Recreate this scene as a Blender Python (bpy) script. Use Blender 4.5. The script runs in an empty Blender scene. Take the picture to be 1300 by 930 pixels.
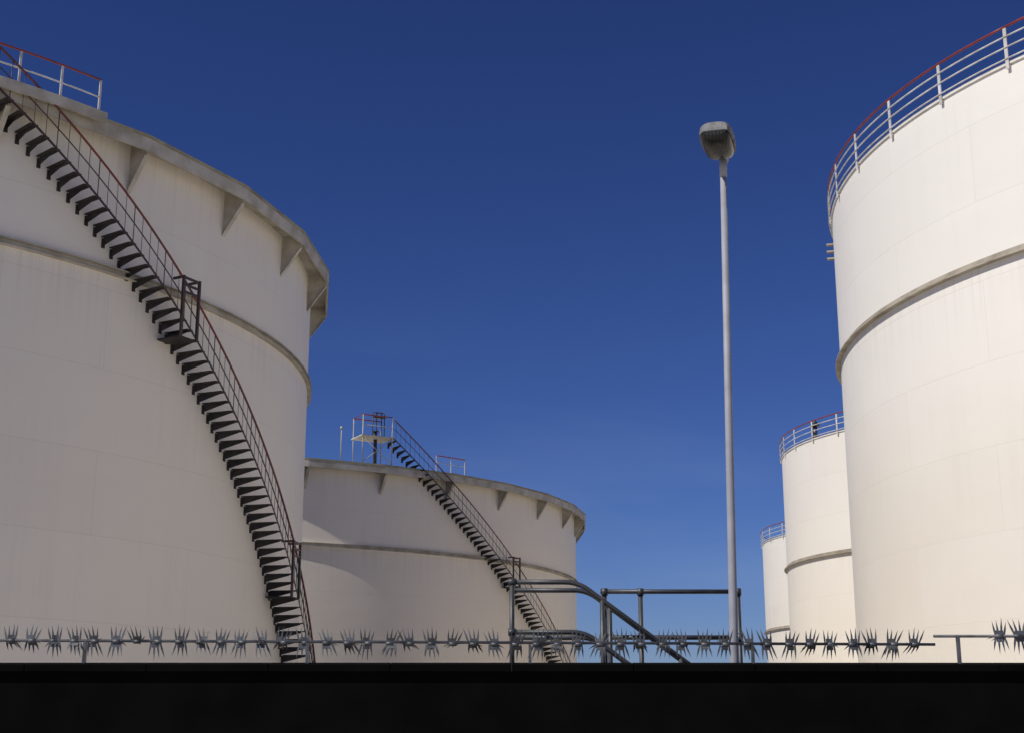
import bpy, math, random
from mathutils import Vector, Matrix
random.seed(4)
scene=bpy.context.scene
D2R=math.pi/180

# ---------------------------------------------------------------- materials
def new_mat(name):
    m=bpy.data.materials.new(name); m.use_nodes=True
    nt=m.node_tree; b=nt.nodes['Principled BSDF']
    return m,nt,b
def N(nt,t,**kw):
    n=nt.nodes.new(t)
    for k,v in kw.items(): setattr(n,k,v)
    return n
def mixc(nt,fac,a,b,blend='MIX'):
    n=N(nt,'ShaderNodeMix',data_type='RGBA',blend_type=blend)
    for s,v in ((n.inputs[0],fac),(n.inputs[6],a),(n.inputs[7],b)):
        if hasattr(v,'default_value') or hasattr(v,'is_linked'): nt.links.new(v,s)
        elif isinstance(v,(int,float)): s.default_value=v
        else: s.default_value=(*v,1) if len(v)==3 else v
    return n.outputs[2]
def ramp(nt,src,p0,p1,c0=(0,0,0,1),c1=(1,1,1,1)):
    r=N(nt,'ShaderNodeValToRGB')
    r.color_ramp.elements[0].position=p0; r.color_ramp.elements[1].position=p1
    r.color_ramp.elements[0].color=c0; r.color_ramp.elements[1].color=c1
    nt.links.new(src,r.inputs[0]); return r.outputs[0]
def mul(nt,a,b):
    n=N(nt,'ShaderNodeMath',operation='MULTIPLY')
    for s,v in((n.inputs[0],a),(n.inputs[1],b)):
        if isinstance(v,(int,float)): s.default_value=v
        else: nt.links.new(v,s)
    return n.outputs[0]
def mrange(nt,src,a,b,c=0,d=1,smooth=False):
    n=N(nt,'ShaderNodeMapRange'); n.interpolation_type='SMOOTHSTEP' if smooth else 'LINEAR'
    nt.links.new(src,n.inputs[0])
    for i,v in zip((1,2,3,4),(a,b,c,d)): n.inputs[i].default_value=v
    return n.outputs[0]

def tank_paint(name,colA,colB,stain=0.5,rust=0.3,seam=0.86,drips=(),drip=.3,dust=0.0,dusth=11):
    m,nt,b=new_mat(name); L=nt.links
    uv=N(nt,'ShaderNodeUVMap')
    sp=N(nt,'ShaderNodeSeparateXYZ'); L.new(uv.outputs[0],sp.inputs[0]); V=sp.outputs[1]
    br=N(nt,'ShaderNodeTexBrick')
    br.inputs['Color1'].default_value=(*colA,1); br.inputs['Color2'].default_value=(*colB,1)
    br.inputs['Mortar'].default_value=(*[c*seam for c in colA],1)
    br.inputs['Scale'].default_value=1; br.inputs['Mortar Size'].default_value=.012
    br.inputs['Mortar Smooth'].default_value=.6
    br.inputs['Brick Width'].default_value=7.2; br.inputs['Row Height'].default_value=2.15
    L.new(uv.outputs[0],br.inputs['Vector'])
    def noise(sx,sy,scale,detail=6,rough=.6,off=0):
        mp=N(nt,'ShaderNodeMapping'); mp.inputs['Scale'].default_value=(sx,sy,1); mp.inputs['Location'].default_value=(off,off,0)
        L.new(uv.outputs[0],mp.inputs[0])
        n=N(nt,'ShaderNodeTexNoise'); n.inputs['Scale'].default_value=scale
        n.inputs['Detail'].default_value=detail; n.inputs['Roughness'].default_value=rough
        L.new(mp.outputs[0],n.inputs['Vector']); return n.outputs[0]
    c=br.outputs['Color']
    if dust>0:
        dn=noise(.3,.25,1.0,4,.6,9)
        c=mixc(nt,mul(nt,mrange(nt,V,dusth,dusth*.35,0,dust,True),mrange(nt,dn,.3,.6,.75,1)),c,(.60,.535,.44))
    streak=ramp(nt,noise(2.2,.09,1.0,8,.65),.5,.8)
    big=ramp(nt,noise(.12,.3,1.0,4,.55),.4,.78)
    c=mixc(nt,mul(nt,mul(nt,streak,big),stain),c,(.42,.37,.28))
    blot=ramp(nt,noise(.25,.4,1.3,5,.6),.3,.75)
    c=mixc(nt,mul(nt,blot,.16*stain+.02),c,(.6,.54,.45))
    fine=ramp(nt,noise(6,.12,1.0,5,.6,3),.46,.72)
    for zr in drips:
        below=mrange(nt,V,zr-.01,zr+.01,1,0)
        fade=mrange(nt,V,zr-3.0,zr,0,1)
        f=mul(nt,mul(nt,below,mul(nt,fade,fade)),mul(nt,fine,drip))
        c=mixc(nt,f,c,(.33,.27,.17))
    rs=ramp(nt,noise(5,.14,1.0,3,.5),.69,.78)
    rb=ramp(nt,noise(.35,.35,1.0,2,.5),.5,.7)
    c=mixc(nt,mul(nt,mul(nt,rs,rb),rust),c,(.30,.17,.08))
    L.new(c,b.inputs['Base Color'])
    b.inputs['Roughness'].default_value=.5
    bp=N(nt,'ShaderNodeBump'); bp.inputs['Strength'].default_value=.2; bp.inputs['Distance'].default_value=.02
    L.new(br.outputs['Fac'],bp.inputs['Height'])
    bp.invert=True
    bp2=N(nt,'ShaderNodeBump'); bp2.inputs['Strength'].default_value=.12; bp2.inputs['Distance'].default_value=.14
    L.new(noise(.5,.9,1.0,2,.4),bp2.inputs['Height']); L.new(bp.outputs[0],bp2.inputs['Normal'])
    L.new(bp2.outputs[0],b.inputs['Normal'])
    return m

def metal_mat(name,col,col2,rough=.5,metal=0.0,scale=6,bump=.1,spec=.5):
    m,nt,b=new_mat(name); L=nt.links
    tc=N(nt,'ShaderNodeTexCoord')
    n=N(nt,'ShaderNodeTexNoise'); n.inputs['Scale'].default_value=scale; n.inputs['Detail'].default_value=6
    L.new(tc.outputs['Object'],n.inputs['Vector'])
    f=ramp(nt,n.outputs[0],.38,.68)
    L.new(mixc(nt,f,col,col2),b.inputs['Base Color'])
    b.inputs['Roughness'].default_value=rough; b.inputs['Metallic'].default_value=metal
    b.inputs['Specular IOR Level'].default_value=spec
    bp=N(nt,'ShaderNodeBump'); bp.inputs['Strength'].default_value=bump; bp.inputs['Distance'].default_value=.01
    L.new(n.outputs[0],bp.inputs['Height']); L.new(bp.outputs[0],b.inputs['Normal'])
    return m

paintA=tank_paint('cream_weathered_paint',(.78,.735,.65),(.765,.715,.63),.35,.35,drips=(13.3,17.1),drip=.22)
paintB=tank_paint('cream_paint',(.77,.715,.62),(.755,.70,.605),.35,.3,drips=(10.9,15.3),drip=.2)
paintC=tank_paint('white_paint',(.79,.765,.70),(.775,.745,.67),.24,.12,drips=(13.25,),drip=.16,dust=.6,dusth=12.5)
paintD=tank_paint('ivory_paint',(.78,.74,.65),(.765,.72,.63),.28,.12,drips=(10.7,),drip=.18,dust=.5,dusth=11)
trimA=metal_mat('weathered_trim',(.50,.47,.40),(.31,.28,.22),.6,0,1.5)
trimC=metal_mat('white_trim',(.74,.71,.64),(.60,.57,.50),.5,0,1.5)
edge_m=metal_mat('mossy_edge',(.34,.31,.20),(.20,.18,.11),.8,0,1.2)
ring_m=metal_mat('stained_ring',(.42,.38,.30),(.24,.20,.15),.7,0,1.6)
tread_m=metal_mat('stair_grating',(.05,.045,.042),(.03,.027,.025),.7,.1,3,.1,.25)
rail_dark=metal_mat('rail_dark_paint',(.04,.035,.035),(.08,.03,.025),.5,.1,1.3)
rail_red=metal_mat('stair_rail_brown_red',(.19,.03,.025),(.07,.03,.027),.45,0,1.1)
rim_red=metal_mat('rim_rail_red_paint',(.26,.03,.022),(.15,.028,.02),.45,0,2)
rail_white=metal_mat('rail_white_paint',(.66,.65,.62),(.45,.42,.38),.5,0,3)
galv=metal_mat('tarnished_galvanised_steel',(.11,.115,.125),(.045,.05,.055),.5,.3,9,.15)
pipe_m=metal_mat('dark_tube_paint',(.04,.045,.052),(.07,.07,.072),.45,.2,8)
post_m=metal_mat('lamp_post_grey_paint',(.31,.315,.35),(.25,.255,.28),.6,.0,5)
lamp_top=metal_mat('lamp_canopy_plastic',(.20,.20,.20),(.10,.10,.095),.6,0,18)
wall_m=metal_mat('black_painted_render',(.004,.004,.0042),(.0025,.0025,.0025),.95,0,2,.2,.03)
ground_m=metal_mat('limestone_gravel_ground',(.60,.55,.47),(.48,.44,.38),.95,0,.8,.6)

def lens_mat():
    m,nt,b=new_mat('lamp_bowl_dirty_acrylic'); L=nt.links
    tc=N(nt,'ShaderNodeTexCoord')
    w=N(nt,'ShaderNodeTexWave'); w.inputs['Scale'].default_value=10; w.inputs['Distortion'].default_value=.3
    w.bands_direction='X'; L.new(tc.outputs['Object'],w.inputs['Vector'])
    n=N(nt,'ShaderNodeTexNoise'); n.inputs['Scale'].default_value=12; L.new(tc.outputs['Object'],n.inputs['Vector'])
    c=mixc(nt,w.outputs[0],(.008,.008,.009),(.02,.02,.019))
    L.new(mixc(nt,ramp(nt,n.outputs[0],.5,.7),c,(.035,.033,.03)),b.inputs['Base Color'])
    b.inputs['Roughness'].default_value=.3; b.inputs['Specular IOR Level'].default_value=.3
    bp=N(nt,'ShaderNodeBump'); bp.inputs['Strength'].default_value=.15; bp.inputs['Distance'].default_value=.004
    L.new(w.outputs[0],bp.inputs['Height']); L.new(bp.outputs[0],b.inputs['Normal'])
    return m
lens_m=lens_mat()

# ---------------------------------------------------------------- mesh builder
class MB:
    def __init__(s): s.v=[]; s.f=[]; s.sm=[]
    def box(s,c,ax,h):
        c=Vector(c); a=[Vector(x).normalized()*k for x,k in zip(ax,h)]
        i=len(s.v)
        for sx in(-1,1):
            for sy in(-1,1):
                for sz in(-1,1): s.v.append(c+a[0]*sx+a[1]*sy+a[2]*sz)
        for q in((0,1,3,2),(4,6,7,5),(0,4,5,1),(2,3,7,6),(0,2,6,4),(1,5,7,3)):
            s.f.append([i+k for k in q]); s.sm.append(False)
    def tube(s,pts,r,n=8,r2=None):
        pts=[Vector(p) for p in pts]; i=len(s.v); m=len(pts)
        prev=None
        for k,p in enumerate(pts):
            t=(pts[min(k+1,m-1)]-pts[max(k-1,0)]).normalized()
            if prev is None:
                u=t.cross(Vector((0,0,1)))
                if u.length<.1: u=t.cross(Vector((1,0,0)))
            else: u=prev-t*prev.dot(t)
            u.normalize(); prev=u; w=t.cross(u)
            rr=r if r2 is None else r+(r2-r)*k/(m-1)
            for j in range(n):
                a=2*math.pi*j/n; s.v.append(p+u*(rr*math.cos(a))+w*(rr*math.sin(a)))
        for k in range(m-1):
            for j in range(n):
                s.f.append([i+k*n+j,i+k*n+(j+1)%n,i+(k+1)*n+(j+1)%n,i+(k+1)*n+j]); s.sm.append(True)
        s.f.append([i+j for j in range(n)][::-1]); s.sm.append(False)
        s.f.append([i+(m-1)*n+j for j in range(n)]); s.sm.append(False)
    def sector(s,prof,t0,t1,n,smooth=False,closed=False):
        i=len(s.v); p=len(prof); cnt=n if closed else n+1
        for k in range(cnt):
            a=(t0+(t1-t0)*k/n)*D2R
            for r,z in prof: s.v.append(Vector((r*math.cos(a),r*math.sin(a),z)))
        for k in range(n):
            k2=(k+1)%cnt
            for j in range(p):
                s.f.append([i+k*p+j,i+k2*p+j,i+k2*p+(j+1)%p,i+k*p+(j+1)%p]); s.sm.append(smooth)
        if not closed:
            s.f.append([i+j for j in range(p)][::-1]); s.sm.append(False)
            s.f.append([i+n*p+j for j in range(p)]); s.sm.append(False)
    def poly_prism(s,pts,off):
        i=len(s.v); n=len(pts); off=Vector(off)
        for p in pts: s.v.append(Vector(p)-off)
        for p in pts: s.v.append(Vector(p)+off)
        s.f.append([i+k for k in range(n)][::-1]); s.f.append([i+n+k for k in range(n)]); s.sm+= [False]*2
        for k in range(n):
            s.f.append([i+k,i+(k+1)%n,i+n+(k+1)%n,i+n+k]); s.sm.append(False)
    def obj(s,name,mat,parent=None,fix=True):
        me=bpy.data.meshes.new(name); me.from_pydata([tuple(v) for v in s.v],[],s.f); me.update()
        me.polygons.foreach_set('use_smooth',s.sm)
        if fix:
            import bmesh
            bm=bmesh.new(); bm.from_mesh(me); bmesh.ops.recalc_face_normals(bm,faces=bm.faces); bm.to_mesh(me); bm.free()
        me.materials.append(mat)
        o=bpy.data.objects.new(name,me); scene.collection.objects.link(o)
        if parent: o.parent=parent
        return o
def empty(name,loc):
    e=bpy.data.objects.new(name,None); e.location=loc; e.empty_display_size=.5
    scene.collection.objects.link(e); return e
def P(t,r,z): return Vector((r*math.cos(t*D2R),r*math.sin(t*D2R),z))
def radial(t): return Vector((math.cos(t*D2R),math.sin(t*D2R),0))
def tang(t): return Vector((-math.sin(t*D2R),math.cos(t*D2R),0))
Z=Vector((0,0,1))

def shell(R,h,mat,parent,seg=288):
    n=seg; v=[];f=[]
    for k in range(n):
        a=2*math.pi*k/n
        v.append((R*math.cos(a),R*math.sin(a),0)); v.append((R*math.cos(a),R*math.sin(a),h))
    for k in range(n):
        k2=(k+1)%n; f.append((2*k,2*k2,2*k2+1,2*k+1))
    me=bpy.data.meshes.new('shell'); me.from_pydata(v,[],f)
    uv=me.uv_layers.new(name='UVMap')
    for k in range(n):
        u0=2*math.pi*R*k/n; u1=2*math.pi*R*(k+1)/n
        for j,c in enumerate(((u0,0),(u1,0),(u1,h),(u0,h))): uv.data[4*k+j].uv=c
    me.polygons.foreach_set('use_smooth',[True]*n); me.materials.append(mat)
    o=bpy.data.objects.new('shell',me); scene.collection.objects.link(o); o.parent=parent
    v=[(R*math.cos(2*math.pi*k/n),R*math.sin(2*math.pi*k/n),h-.01) for k in range(n)]+[(0,0,h+R*.055)]
    me=bpy.data.meshes.new('roof'); me.from_pydata(v,[],[(k,(k+1)%n,n) for k in range(n)]); me.materials.append(trimC)
    o=bpy.data.objects.new('roof',me); scene.collection.objects.link(o); o.parent=parent

def stair(par,R,zf,p0,p1,th,rise=.25,rin=.10,rout=.92,gates=(),td=.10):
    tr=MB(); rl=MB(); bal=MB(); wb=MB()
    ph=p0; k=0
    while ph<p1:
        z=zf(ph); t=th(ph)
        tr.box(P(t,R+(rin+rout)/2,z),(radial(t),tang(t),Z),((rout-rin)/2,td,.013))
        # dark bracket under each tread, shaped and coloured to stand in for stair shadow
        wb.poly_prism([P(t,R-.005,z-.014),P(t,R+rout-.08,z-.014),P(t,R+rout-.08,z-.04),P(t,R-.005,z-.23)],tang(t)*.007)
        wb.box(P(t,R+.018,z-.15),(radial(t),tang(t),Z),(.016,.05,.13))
        bal.tube([P(t,R+rout,z-.02),P(t,R+rout,z+1.02)],.013 if k%4==0 else .008,6)
        k+=1
        ph+=rise/((zf(ph+.1)-zf(ph-.1))/.2)
    def path(dz,r,a=p0,b=p1): 
        m=int(abs(b-a)*2)+2
        return [P(th(a+(b-a)*k/m),r,zf(a+(b-a)*k/m)+dz) for k in range(m+1)]
    st=MB(); 
    pts=path(0,R+rout+.02)
    for a,b in zip(pts[:-1],pts[1:]):
        d=(b-a); st.box((a+b)/2,(d,d.cross(Z),d.cross(Z).cross(d)),(d.length/2+.01,.008,.03))
    bal.tube(path(.55,R+rout),.018,6)
    rl.tube(path(1.05,R+rout),.032,8)
    for g in gates:
        t=th(g); z=zf(g)
        g2=g+.6/R/D2R
        for tt in(t,th(g2)):
            st.box(P(tt,R+rout+.03,z+.8),(radial(tt),tang(tt),Z),(.035,.035,.85))
            st.box(P(tt,R+rout-.15,z+1.62),(radial(tt),tang(tt),Z),(.2,.03,.03))
        tm=(t+th(g2))/2
        for zz in(1.2,1.4,1.6): st.box(P(tm,R+rout+.03,z+zz),(radial(t),tang(t),Z),(.025,.3,.03))
        tr.box(P(tm,R+(rin+rout)/2,z-.05),(radial(t),tang(t),Z),((rout-rin)/2,.32,.02))
    tr.obj('stair_treads',tread_m,par); bal.obj('stair_balusters',rail_dark,par); wb.obj('stair_shadow_brackets',tread_m,par)
    st.obj('stair_stringer',rail_dark,par); rl.obj('stair_handrail',rail_red,par)

def arc_rail(par,R,z,t0,t1,step,h=1.1,mids=(.4,.75),name='rim_railing',full=False,pw=.045,topr=.03,mr=.018):
    w=MB(); rd=MB()
    n=int(round((t1-t0)/step))
    for k in range(n if full else n+1):
        t=t0+k*step
        w.box(P(t,R,z+h/2-.1),(radial(t),tang(t),Z),(.014,pw,h/2+.1))
        w.box(P(t,R-.1,z-.1),(radial(t),tang(t),Z),(.1,pw,.012))
    m=max(8,int(abs(t1-t0)/1.5))
    for mz in mids:
        w.tube([P(t0+(t1-t0)*k/m,R+.02,z+mz) for k in range(m+1)],mr,6)
    rd.tube([P(t0+(t1-t0)*k/m,R,z+h) for k in range(m+1)],topr,8)
    w.obj(name+'_posts',rail_white,par); rd.obj(name+'_top_rail',rim_red,par)

def girder_tank(loc,R,h,zring,g,phase,paint,nb=30):
    par=empty('storage_tank',loc)
    shell(R,h-.02,paint,par)
    r=MB(); r.sector([(R-.02,zring-.10),(R+.15,zring-.10),(R+.15,zring-.07),(R+.03,zring-.07),(R+.03,zring+.07),(R+.15,zring+.07),(R+.15,zring+.10),(R-.02,zring+.10)],0,360,192,False,True)
    r.obj('ring_stiffener',trimA,par)
    step=360/nb; gm=MB()
    k0=1/math.cos(step/2*D2R)
    ro=(R+g)*k0
    gm.sector([(R-.05,h-.10),(ro,h-.10),(ro,h-.46),(ro-.07,h-.46),(ro-.07,h-.16),(R-.05,h-.16)],phase,phase+360,nb,False,True)
    gm.obj('wind_girder',trimA,par)
    e=MB(); e.sector([(ro-.10,h-.097),(ro+.012,h-.097),(ro+.012,h-.0),(ro-.10,h-.0)],phase,phase+360,nb,False,True)
    e.obj('girder_edge',edge_m,par)
    b=MB()
    for k in range(nb):
        t=phase+k*step
        rr=(R+g)*k0-.075
        b.poly_prism([P(t,R-.01,h-.163),P(t,rr,h-.163),P(t,rr,h-.56),P(t,R-.01,h-1.5)],tang(t)*.012)
        a1=P(t,rr,h-.57); a2=P(t,R,h-1.51); d=a1-a2
        b.box((a1+a2)/2,(d,tang(t),d.cross(tang(t))),(d.length/2,.07,.01))
    b.obj('girder_brackets',trimA,par)
    return par

def plain_tank(loc,R,h,zring,phase,nposts,paint,dens=192):
    par=empty('storage_tank',loc)
    shell(R,h,paint,par)
    r=MB(); r.sector([(R-.02,zring-.10),(R+.17,zring-.10),(R+.17,zring-.06),(R+.04,zring-.06),(R+.04,zring+.10),(R-.02,zring+.10)],0,360,dens,False,True)
    r.obj('ring_stiffener',ring_m,par)
    r=MB(); r.sector([(R-.02,h-.06),(R+.05,h-.06),(R+.05,h+.02),(R-.02,h+.02)],0,360,dens,False,True)
    r.obj('rim_angle',trimC,par)
    arc_rail(par,R+.08,h,phase,phase+360,360/nposts,.98,(.08,.4,.7),full=True,mr=.022,pw=.05,topr=.033)
    return par

# ---------------------------------------------------------------- tanks
RA=19.05; hA=17.25
A=girder_tank((-26.18,46.66,0),RA,hA,13.4,.62,-34,paintA)
thA=lambda p:8.45-p
zA=lambda p:12.1+(p-37)*.2975-.00193*(p-37)**2
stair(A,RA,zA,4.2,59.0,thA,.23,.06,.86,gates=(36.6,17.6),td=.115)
pl=MB(); pl.sector([(RA-.3,hA+.02),(RA+.92,hA+.02),(RA+.92,hA-.26),(RA+.84,hA-.26),(RA+.84,hA-.055),(RA-.3,hA-.055)],-68,-38.5,14)
pl.obj('landing_platform',trimA,A)
arc_rail(A,RA+.55,hA,-72,-38.6,3.34,1.05,(.55,),name='landing_railing',pw=.03,mr=.022)
RB=24.5; hB=15.4
B=girder_tank((-20.2,96.0,0),RB,hB,11.0,.65,-2.57-45,paintB,nb=36)
thB=lambda p:-2.57-p
zB=lambda p:9.8+(p-33.7)*.34
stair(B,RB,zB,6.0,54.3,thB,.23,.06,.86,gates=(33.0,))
zp=zB(54.3)+.05
pf=MB(); ta,tb=thB(54.3),thB(58.7)
pf.sector([(RB-.5,zp-.06),(RB+1.0,zp-.06),(RB+1.0,zp),(RB-.5,zp)],tb,ta,4)
for t in(ta-.3,tb+.2):
    for r in(RB+.9,RB-.4):
        pf.tube([P(t,r,hB-.1),P(t,r,zp+1.1)],.03,6)
pf.tube([P(ta-.3,RB+.9,hB),P(tb+.2,RB+.9,zp-.1)],.02,6); pf.tube([P(tb+.2,RB+.9,hB),P(ta-.3,RB+.9,zp-.1)],.02,6)
pf.tube([P(tb+.2,RB+.9,zp+.55),P(ta-.3,RB+.9,zp+.55)],.02,6)
pf.obj('stair_head_platform',trimA,B)
pr=MB()
pr.tube([P(ta-.3,RB+.9,zp+1.1),P(tb+.2,RB+.9,zp+1.1),P(tb+.2,RB-.4,zp+1.1),P(ta-.3,RB-.4,zp+1.1)],.035,6)
pr.obj('platform_top_rail',rim_red,B)
eq=MB(); tm=(ta+tb)/2+.4
eq.tube([P(tm,RB+.2,hB-.1),P(tm,RB+.2,zp+.35)],.10,10)
eq.tube([P(tm,RB+.2,zp+.35),P(tm,RB+.2,zp+.42)],.17,10)
eq.box(P(tm+.3,RB+.3,zp+1.15),(radial(tm),tang(tm),Z),(.10,.36,.04))
eq.box(P(tm+.3,RB+.3,zp+1.4),(radial(tm),tang(tm),Z),(.07,.25,.025))
for d in(-.5,0,.7,1.1): eq.tube([P(tm+d,RB+.3,zp),P(tm+d,RB+.3,zp+1.45)],.028,6)
eq.obj('valve_equipment',pipe_m,B)
arc_rail(B,RB+.5,hB,thB(47.5),thB(42.8),2.35,.9,(.5,),name='rim_guard',pw=.025)
pp=MB(); tv=thB(60.5)
pp.tube([P(tv-.4,RB+.5,hB),P(tv-.4,RB+.5,hB+1.7)],.03,6)
pp.tube([P(tv-.4,RB+.5,hB+1.7),P(tv-.4,RB+.5,hB+1.85)],.07,8)
pp.obj('gauge_pipe',trimA,B)
C=plain_tank((26.5,41.99,0),16.0,18.4,13.37,211.6,42,paintC)
lug=MB()
for z in(17.15,17.4,17.65): lug.box(P(166.5,16.12,z),(radial(166.5),tang(166.5),Z),(.12,.1,.02))
lug.obj('side_lugs',ring_m,C)
Dk=plain_tank((28.4,81.1,0),12.5,17.25,10.8,200,36,paintD)
vt=MB(); vt.tube([P(197,12.0,17.2),P(197,12.0,18.1)],.12,10); vt.tube([P(197,12.0,18.1),P(197,12.0,18.2)],.26,10); vt.tube([P(197,12.0,18.2),P(197,12.0,18.45)],.24,10,.05)
vt.obj('roof_vent',pipe_m,Dk)
E=plain_tank((31.8,111.1,0),12.0,15.9,9.1,200,34,paintD)

# ---------------------------------------------------------------- ground
g=MB(); S=3000
g.v=[Vector((-S,-S,0)),Vector((S,-S,0)),Vector((S,S,0)),Vector((-S,S,0))]; g.f=[[0,1,2,3]]; g.sm=[False]
g.obj('ground',ground_m)

# ---------------------------------------------------------------- boundary wall (rendered masonry, painted black, with coping)
par=empty('boundary_wall',(0,12,0))
w=MB()
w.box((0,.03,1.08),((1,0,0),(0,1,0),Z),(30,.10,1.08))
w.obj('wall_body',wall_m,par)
w=MB(); x=-30
while x<30:
    w.poly_prism([Vector((x+.497,-.12,2.162)),Vector((x+.497,.18,2.162)),Vector((x+.497,.18,2.215)),Vector((x+.497,.03,2.238)),Vector((x+.497,-.12,2.215))],Vector((.4965,0,0)))
    x+=1.0
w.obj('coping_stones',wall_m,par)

# ---------------------------------------------------------------- anti-climb spikes
par=empty('anti_climb_spikes',(0,12,0))
def tine(mb,base,d,side,nrm,L,wd,t):
    i=len(mb.v)
    for a,b in((-1,-1),(1,-1),(1,1),(-1,1)): mb.v.append(base+side*(a*wd*.8)+nrm*(b*t))
    m=base+d*(L*.4)
    for a,b in((-1,-1),(1,-1),(1,1),(-1,1)): mb.v.append(m+side*(a*wd)+nrm*(b*t))
    mb.v.append(base+d*L)
    for k in range(4):
        mb.f.append([i+k,i+(k+1)%4,i+4+(k+1)%4,i+4+k]); mb.f.append([i+4+k,i+4+(k+1)%4,i+8]); mb.sm+=[False]*2
    mb.f.append([i+3,i+2,i+1,i]); mb.sm.append(False)
def cluster(mb,x,y,z,sc=1):
    rot=random.uniform(-.6,.6); lean=random.uniform(-.28,.28)
    for q in range(3):
        a=rot+q*2*math.pi/3 if random.random()<.3 else rot*.6+(0,math.pi,math.pi*.5)[q]
        out=Vector((0,math.sin(a),math.cos(a))); nrm=Vector((0,math.cos(a),-math.sin(a)))
        sgn=1 if math.cos(a)>0 else -1
        for fx in(-.36,-.12,.13,.36):
            d=(out+Vector((fx*.62+lean*sgn,0,0))+nrm*random.uniform(-.2,.2)).normalized()
            L=(.150 if abs(fx)<.2 else .140)*sc*random.uniform(.84,1.08)
            side=d.cross(nrm).normalized()
            tine(mb,Vector((x+fx*.10,y,z))+out*.006,d,side,nrm,L,.0085*sc,.0014)
        mb.box(Vector((x,y,z))+out*.03,((1,0,0),nrm,out),(.032*sc,.0016,.018))
def run(x0,x1,y,zf,pitch,sc,ranges=None):
    sp=MB(); r=MB()
    r.tube([(x0,y,zf(x0)),((x0+x1)/2,y,zf((x0+x1)/2)),(x1,y,zf(x1))],.012,8)
    k=x0+.08
    while k<x1:
        if ranges is None or ranges(k):
            cluster(sp,k+random.uniform(-.022,.022),y,zf(k),sc*random.uniform(.92,1.06))
            r.tube([(k-.03,y,zf(k)),(k+.03,y,zf(k))],.018,8)
        k+=pitch
    k=x0+.2
    while k<x1:
        r.box((k,y,(zf(k)+2.20)/2),((1,0,0),(0,1,0),Z),(.012,.02,(zf(k)-2.20)/2))
        k+=1.85
    sp.obj('spikes',galv,par); r.obj('spike_rail',galv,par)
run(-13,3.52,0,lambda x:2.385-.0075*min(x,0),.175,.92)
run(3.50,14,-.04,lambda x:2.45,.155,1.1,lambda k:k>4.0)

# ---------------------------------------------------------------- access stairs with tube railings
par=empty('access_stairs',(0,13,0))
t=MB(); r=.023
def bend(p,q,s,n=5,rad=.12):
    p,q,s=Vector(p),Vector(q),Vector(s); a=q+(p-q).normalized()*rad; b=q+(s-q).normalized()*rad
    return [p]+[(a*(1-k/n)**2+q*2*(k/n)*(1-k/n)+b*(k/n)**2) for k in range(n+1)]+[s]
sl=.74
for y in(0,.8):
    ox=0 if y==0 else .12
    t.tube(bend((0,y,3.0),(.60+ox,y,3.0),(3.35+ox,y,3.0-2.75*sl)),r)
    t.tube(bend((0,y,2.55),(.66+ox,y,2.55),(2.9+ox,y,2.55-2.24*sl)),r)
    t.tube([(0,y,1.9),(0,y,3.0)],r); t.tube([(.82+ox,y,1.7),(.82+ox,y,2.86)],r)
    for k in range(1,4):
        px=.9+ox+k*.62; t.tube([(px,y,3.0-(px-.6-ox)*sl-1.15),(px,y,3.0-(px-.6-ox)*sl)],r)
t.tube([(0,0,3.0),(0,.8,3.0)],r); t.tube([(0,0,2.55),(0,.8,2.55)],r)
t.tube([(.86,.92,3.0),(2.22,.92,3.0)],r); t.tube([(.86,.92,2.56),(2.22,.92,2.56)],r)
for px in(.9,1.25,2.2): t.tube([(px,.92,1.0),(px,.92,3.0)],r)
for px,zz in((0,3.0),(0,2.55)): t.tube([(px-.035,0,zz),(px+.035,0,zz)],.034)
for px in(.9,1.25,2.2): 
    t.tube([(px,.92,2.96),(px,.92,3.03)],.034); t.tube([(px,.92,2.52),(px,.92,2.6)],.034)
t.obj('tube_railings',pipe_m,par)
s=MB(); s.box((.15,.4,1.88),((1,0,0),(0,1,0),Z),(.45,.42,.03)); s.box((1.6,1.25,1.88),((1,0,0),(0,1,0),Z),(.75,.33,.03))
for px,py in((-.2,.02),(-.2,.78),(.5,.02),(.5,.78),(.9,1.5),(2.2,1.5),(.9,1.0),(2.2,1.0)): s.box((px,py,.92),((1,0,0),(0,1,0),Z),(.03,.03,.925))
for k in range(9): s.box((.75+k*.27,.4,1.69-k*.2),((1,0,0),(0,1,0),Z),(.13,.4,.018))
for y in(-.02,.82): s.box((1.85,y,.88),((1,0,-sl),(0,1,0),Vector((sl,0,1))),(1.5,.012,.09))
s.obj('steps_and_deck',tread_m,par)

# ---------------------------------------------------------------- street lamp (stands just behind the wall)
K=12.75/11.2
par=empty('street_lamp',(1.69*K,12.75,0))
top=Vector((.11,0,1.7+4.66*K))
p=MB(); p.tube([Vector((0,0,0)),top*.15],.062,20); p.tube([top*.15,top*.155,top*.6,top],.047,20,.031)
p.tube([top*.975,top*1.004],.036,16)
p.box((0,0,.01),((1,0,0),(0,1,0),Z),(.15,.15,.012))
p.obj('post',post_m,par)
yaw=math.radians(-106); tilt=math.radians(5)
Lv=Vector((math.cos(yaw)*math.cos(tilt),math.sin(yaw)*math.cos(tilt),math.sin(tilt)))
Wv=Vector((-math.sin(yaw),math.cos(yaw),0)); Uv=Lv.cross(Wv)
if Uv.z<0: Uv=-Uv
st=[(-.07,.035,.035,.03),(.0,.06,.055,.045),(.07,.095,.08,.06),(.13,.125,.100,.085),(.22,.140,.115,.115),(.34,.144,.118,.12),(.46,.142,.115,.11),(.54,.132,.100,.09),(.59,.108,.075,.05)]
st=[(q[0]*.98,q[1]*1.05,q[2]*.95,q[3]*1.0) for q in st]
o0=top+Vector((0,0,.035))
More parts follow.
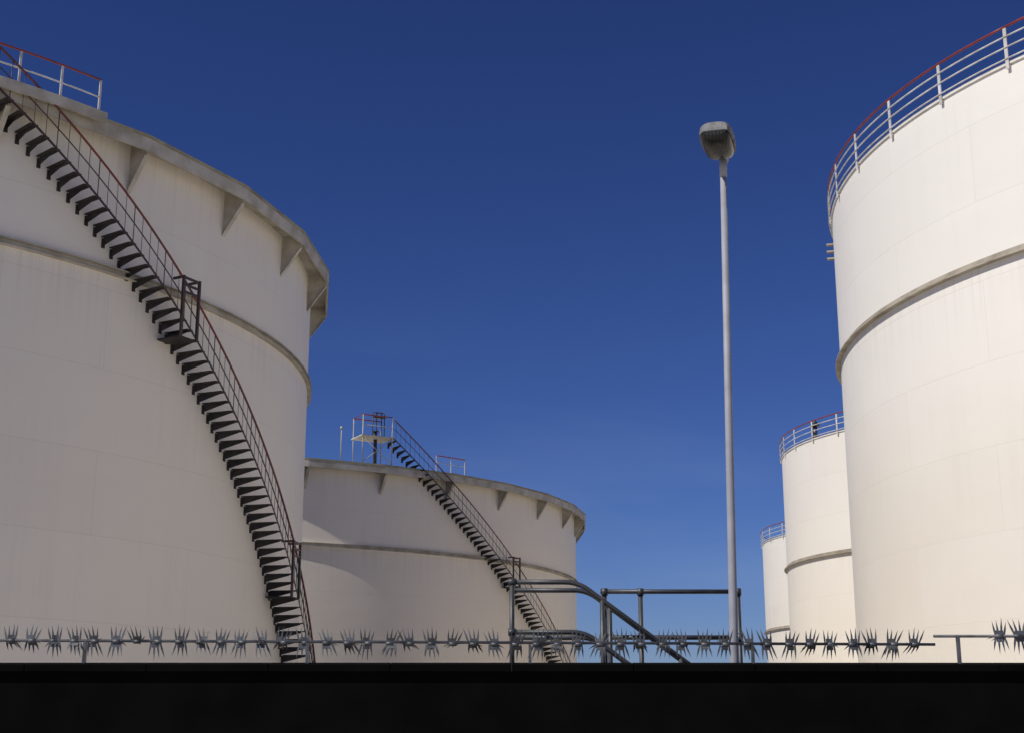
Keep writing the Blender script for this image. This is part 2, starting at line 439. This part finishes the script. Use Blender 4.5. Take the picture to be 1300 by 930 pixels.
def loft(sign,idx,shrink,mat,name,lip):
    mb=MB(); n=14
    rows=[]
    for (a,wd,th_,bd) in st[idx:]:
        hgt=(th_ if sign>0 else bd); row=[]
        for j in range(n+1):
            an=math.pi*j/n
            cx=math.copysign(abs(math.cos(an))**.62,math.cos(an)); sy=math.sin(an)**.7
            row.append(len(mb.v)); mb.v.append(o0+Lv*a+Wv*(wd*shrink*cx)+Uv*(sign*hgt*sy+lip))
        rows.append(row)
    for a,b in zip(rows[:-1],rows[1:]):
        for j in range(n): mb.f.append([a[j],a[j+1],b[j+1],b[j]]); mb.sm.append(True)
        mb.f.append([a[n],a[0],b[0],b[n]]); mb.sm.append(False)
    mb.f.append(rows[0][:]); mb.f.append(rows[-1][::-1]); mb.sm+=[False,False]
    return mb.obj(name,mat,par)
loft(1,0,1.03,lamp_top,'canopy',.0)
loft(-1,3,.92,lens_m,'bowl_lens',-.012)
hb=MB(); hb.tube([o0-Lv*.08,o0+Lv*.12],.045,12); hb.tube([top,o0+Vector((0,0,.01))],.036,12)
i=len(hb.v)
for (a,wd,th_,bd) in st[1:]:
    for sg in(-1,1):
        for dz in(-.02,.002): hb.v.append(o0+Lv*a+Wv*(wd*1.05*sg)+Uv*dz)
m=len(st)-1
for k in range(m-1):
    a=i+4*k;b=a+4
    hb.f+= [[a,a+2,b+2,b],[a+1,b+1,b+3,a+3],[a,b,b+1,a+1],[a+2,a+3,b+3,b+2]]; hb.sm+=[False]*4
hb.f.append([i+4*(m-1),i+4*(m-1)+2,i+4*(m-1)+3,i+4*(m-1)+1]); hb.sm.append(False)
hb.obj('spigot_and_flange',lamp_top,par)

# ---------------------------------------------------------------- light and sky
el=46; th=-146
sd=Vector((math.cos(th*D2R)*math.cos(el*D2R),math.sin(th*D2R)*math.cos(el*D2R),math.sin(el*D2R)))
sun=bpy.data.lights.new('sun','SUN'); sun.energy=4.1; sun.angle=math.radians(.5); sun.color=(1,.95,.87)
so=bpy.data.objects.new('sun',sun); so.rotation_euler=sd.to_track_quat('Z','Y').to_euler(); so.location=(0,-20,40); scene.collection.objects.link(so)
wd=bpy.data.worlds.new('World'); scene.world=wd; wd.use_nodes=True; nt=wd.node_tree; L=nt.links
bg=nt.nodes['Background']; sky=N(nt,'ShaderNodeTexSky',sky_type='NISHITA'); sky.sun_disc=False
sky.sun_elevation=math.radians(el); sky.sun_rotation=math.radians(90-th); sky.altitude=100
sky.air_density=1.0; sky.dust_density=.2; sky.ozone_density=3.5
m1=mixc(nt,1.0,sky.outputs[0],(.1,.1,.1),'MULTIPLY')
gm=N(nt,'ShaderNodeGamma'); gm.inputs[1].default_value=1.36; L.new(m1,gm.inputs[0])
m2=mixc(nt,1.0,gm.outputs[0],(4.3,4.8,7.8),'MULTIPLY')
tc=N(nt,'ShaderNodeTexCoord'); mp=N(nt,'ShaderNodeMapping'); mp.inputs['Scale'].default_value=(2.5,2.5,9); mp.inputs['Rotation'].default_value=(0,.35,0)
L.new(tc.outputs['Generated'],mp.inputs[0])
cn=N(nt,'ShaderNodeTexNoise'); cn.inputs['Scale'].default_value=1.6; cn.inputs['Detail'].default_value=9; cn.inputs['Roughness'].default_value=.55; cn.inputs['Distortion'].default_value=.6
L.new(mp.outputs[0],cn.inputs['Vector'])
cf=ramp(nt,cn.outputs[0],.48,.85)
sx=N(nt,'ShaderNodeSeparateXYZ'); L.new(tc.outputs['Generated'],sx.inputs[0])
mm=mul(nt,cf,mrange(nt,sx.outputs[2],.05,.30,.12,0))
cc=mixc(nt,mm,m2,(5,6,7.5))
L.new(cc,bg.inputs['Color']); bg.inputs['Strength'].default_value=.1

# ---------------------------------------------------------------- camera
cam=bpy.data.cameras.new('camera'); co=bpy.data.objects.new('camera',cam); scene.collection.objects.link(co)
co.location=(0,0,1.7); co.rotation_euler=(math.radians(90+14.34),0,0)
cam.sensor_width=36; cam.lens=1800/1300*36; cam.clip_end=6000; cam.clip_start=.1
scene.camera=co
scene.view_settings.view_transform='Standard'; scene.view_settings.look='None'; scene.view_settings.exposure=0
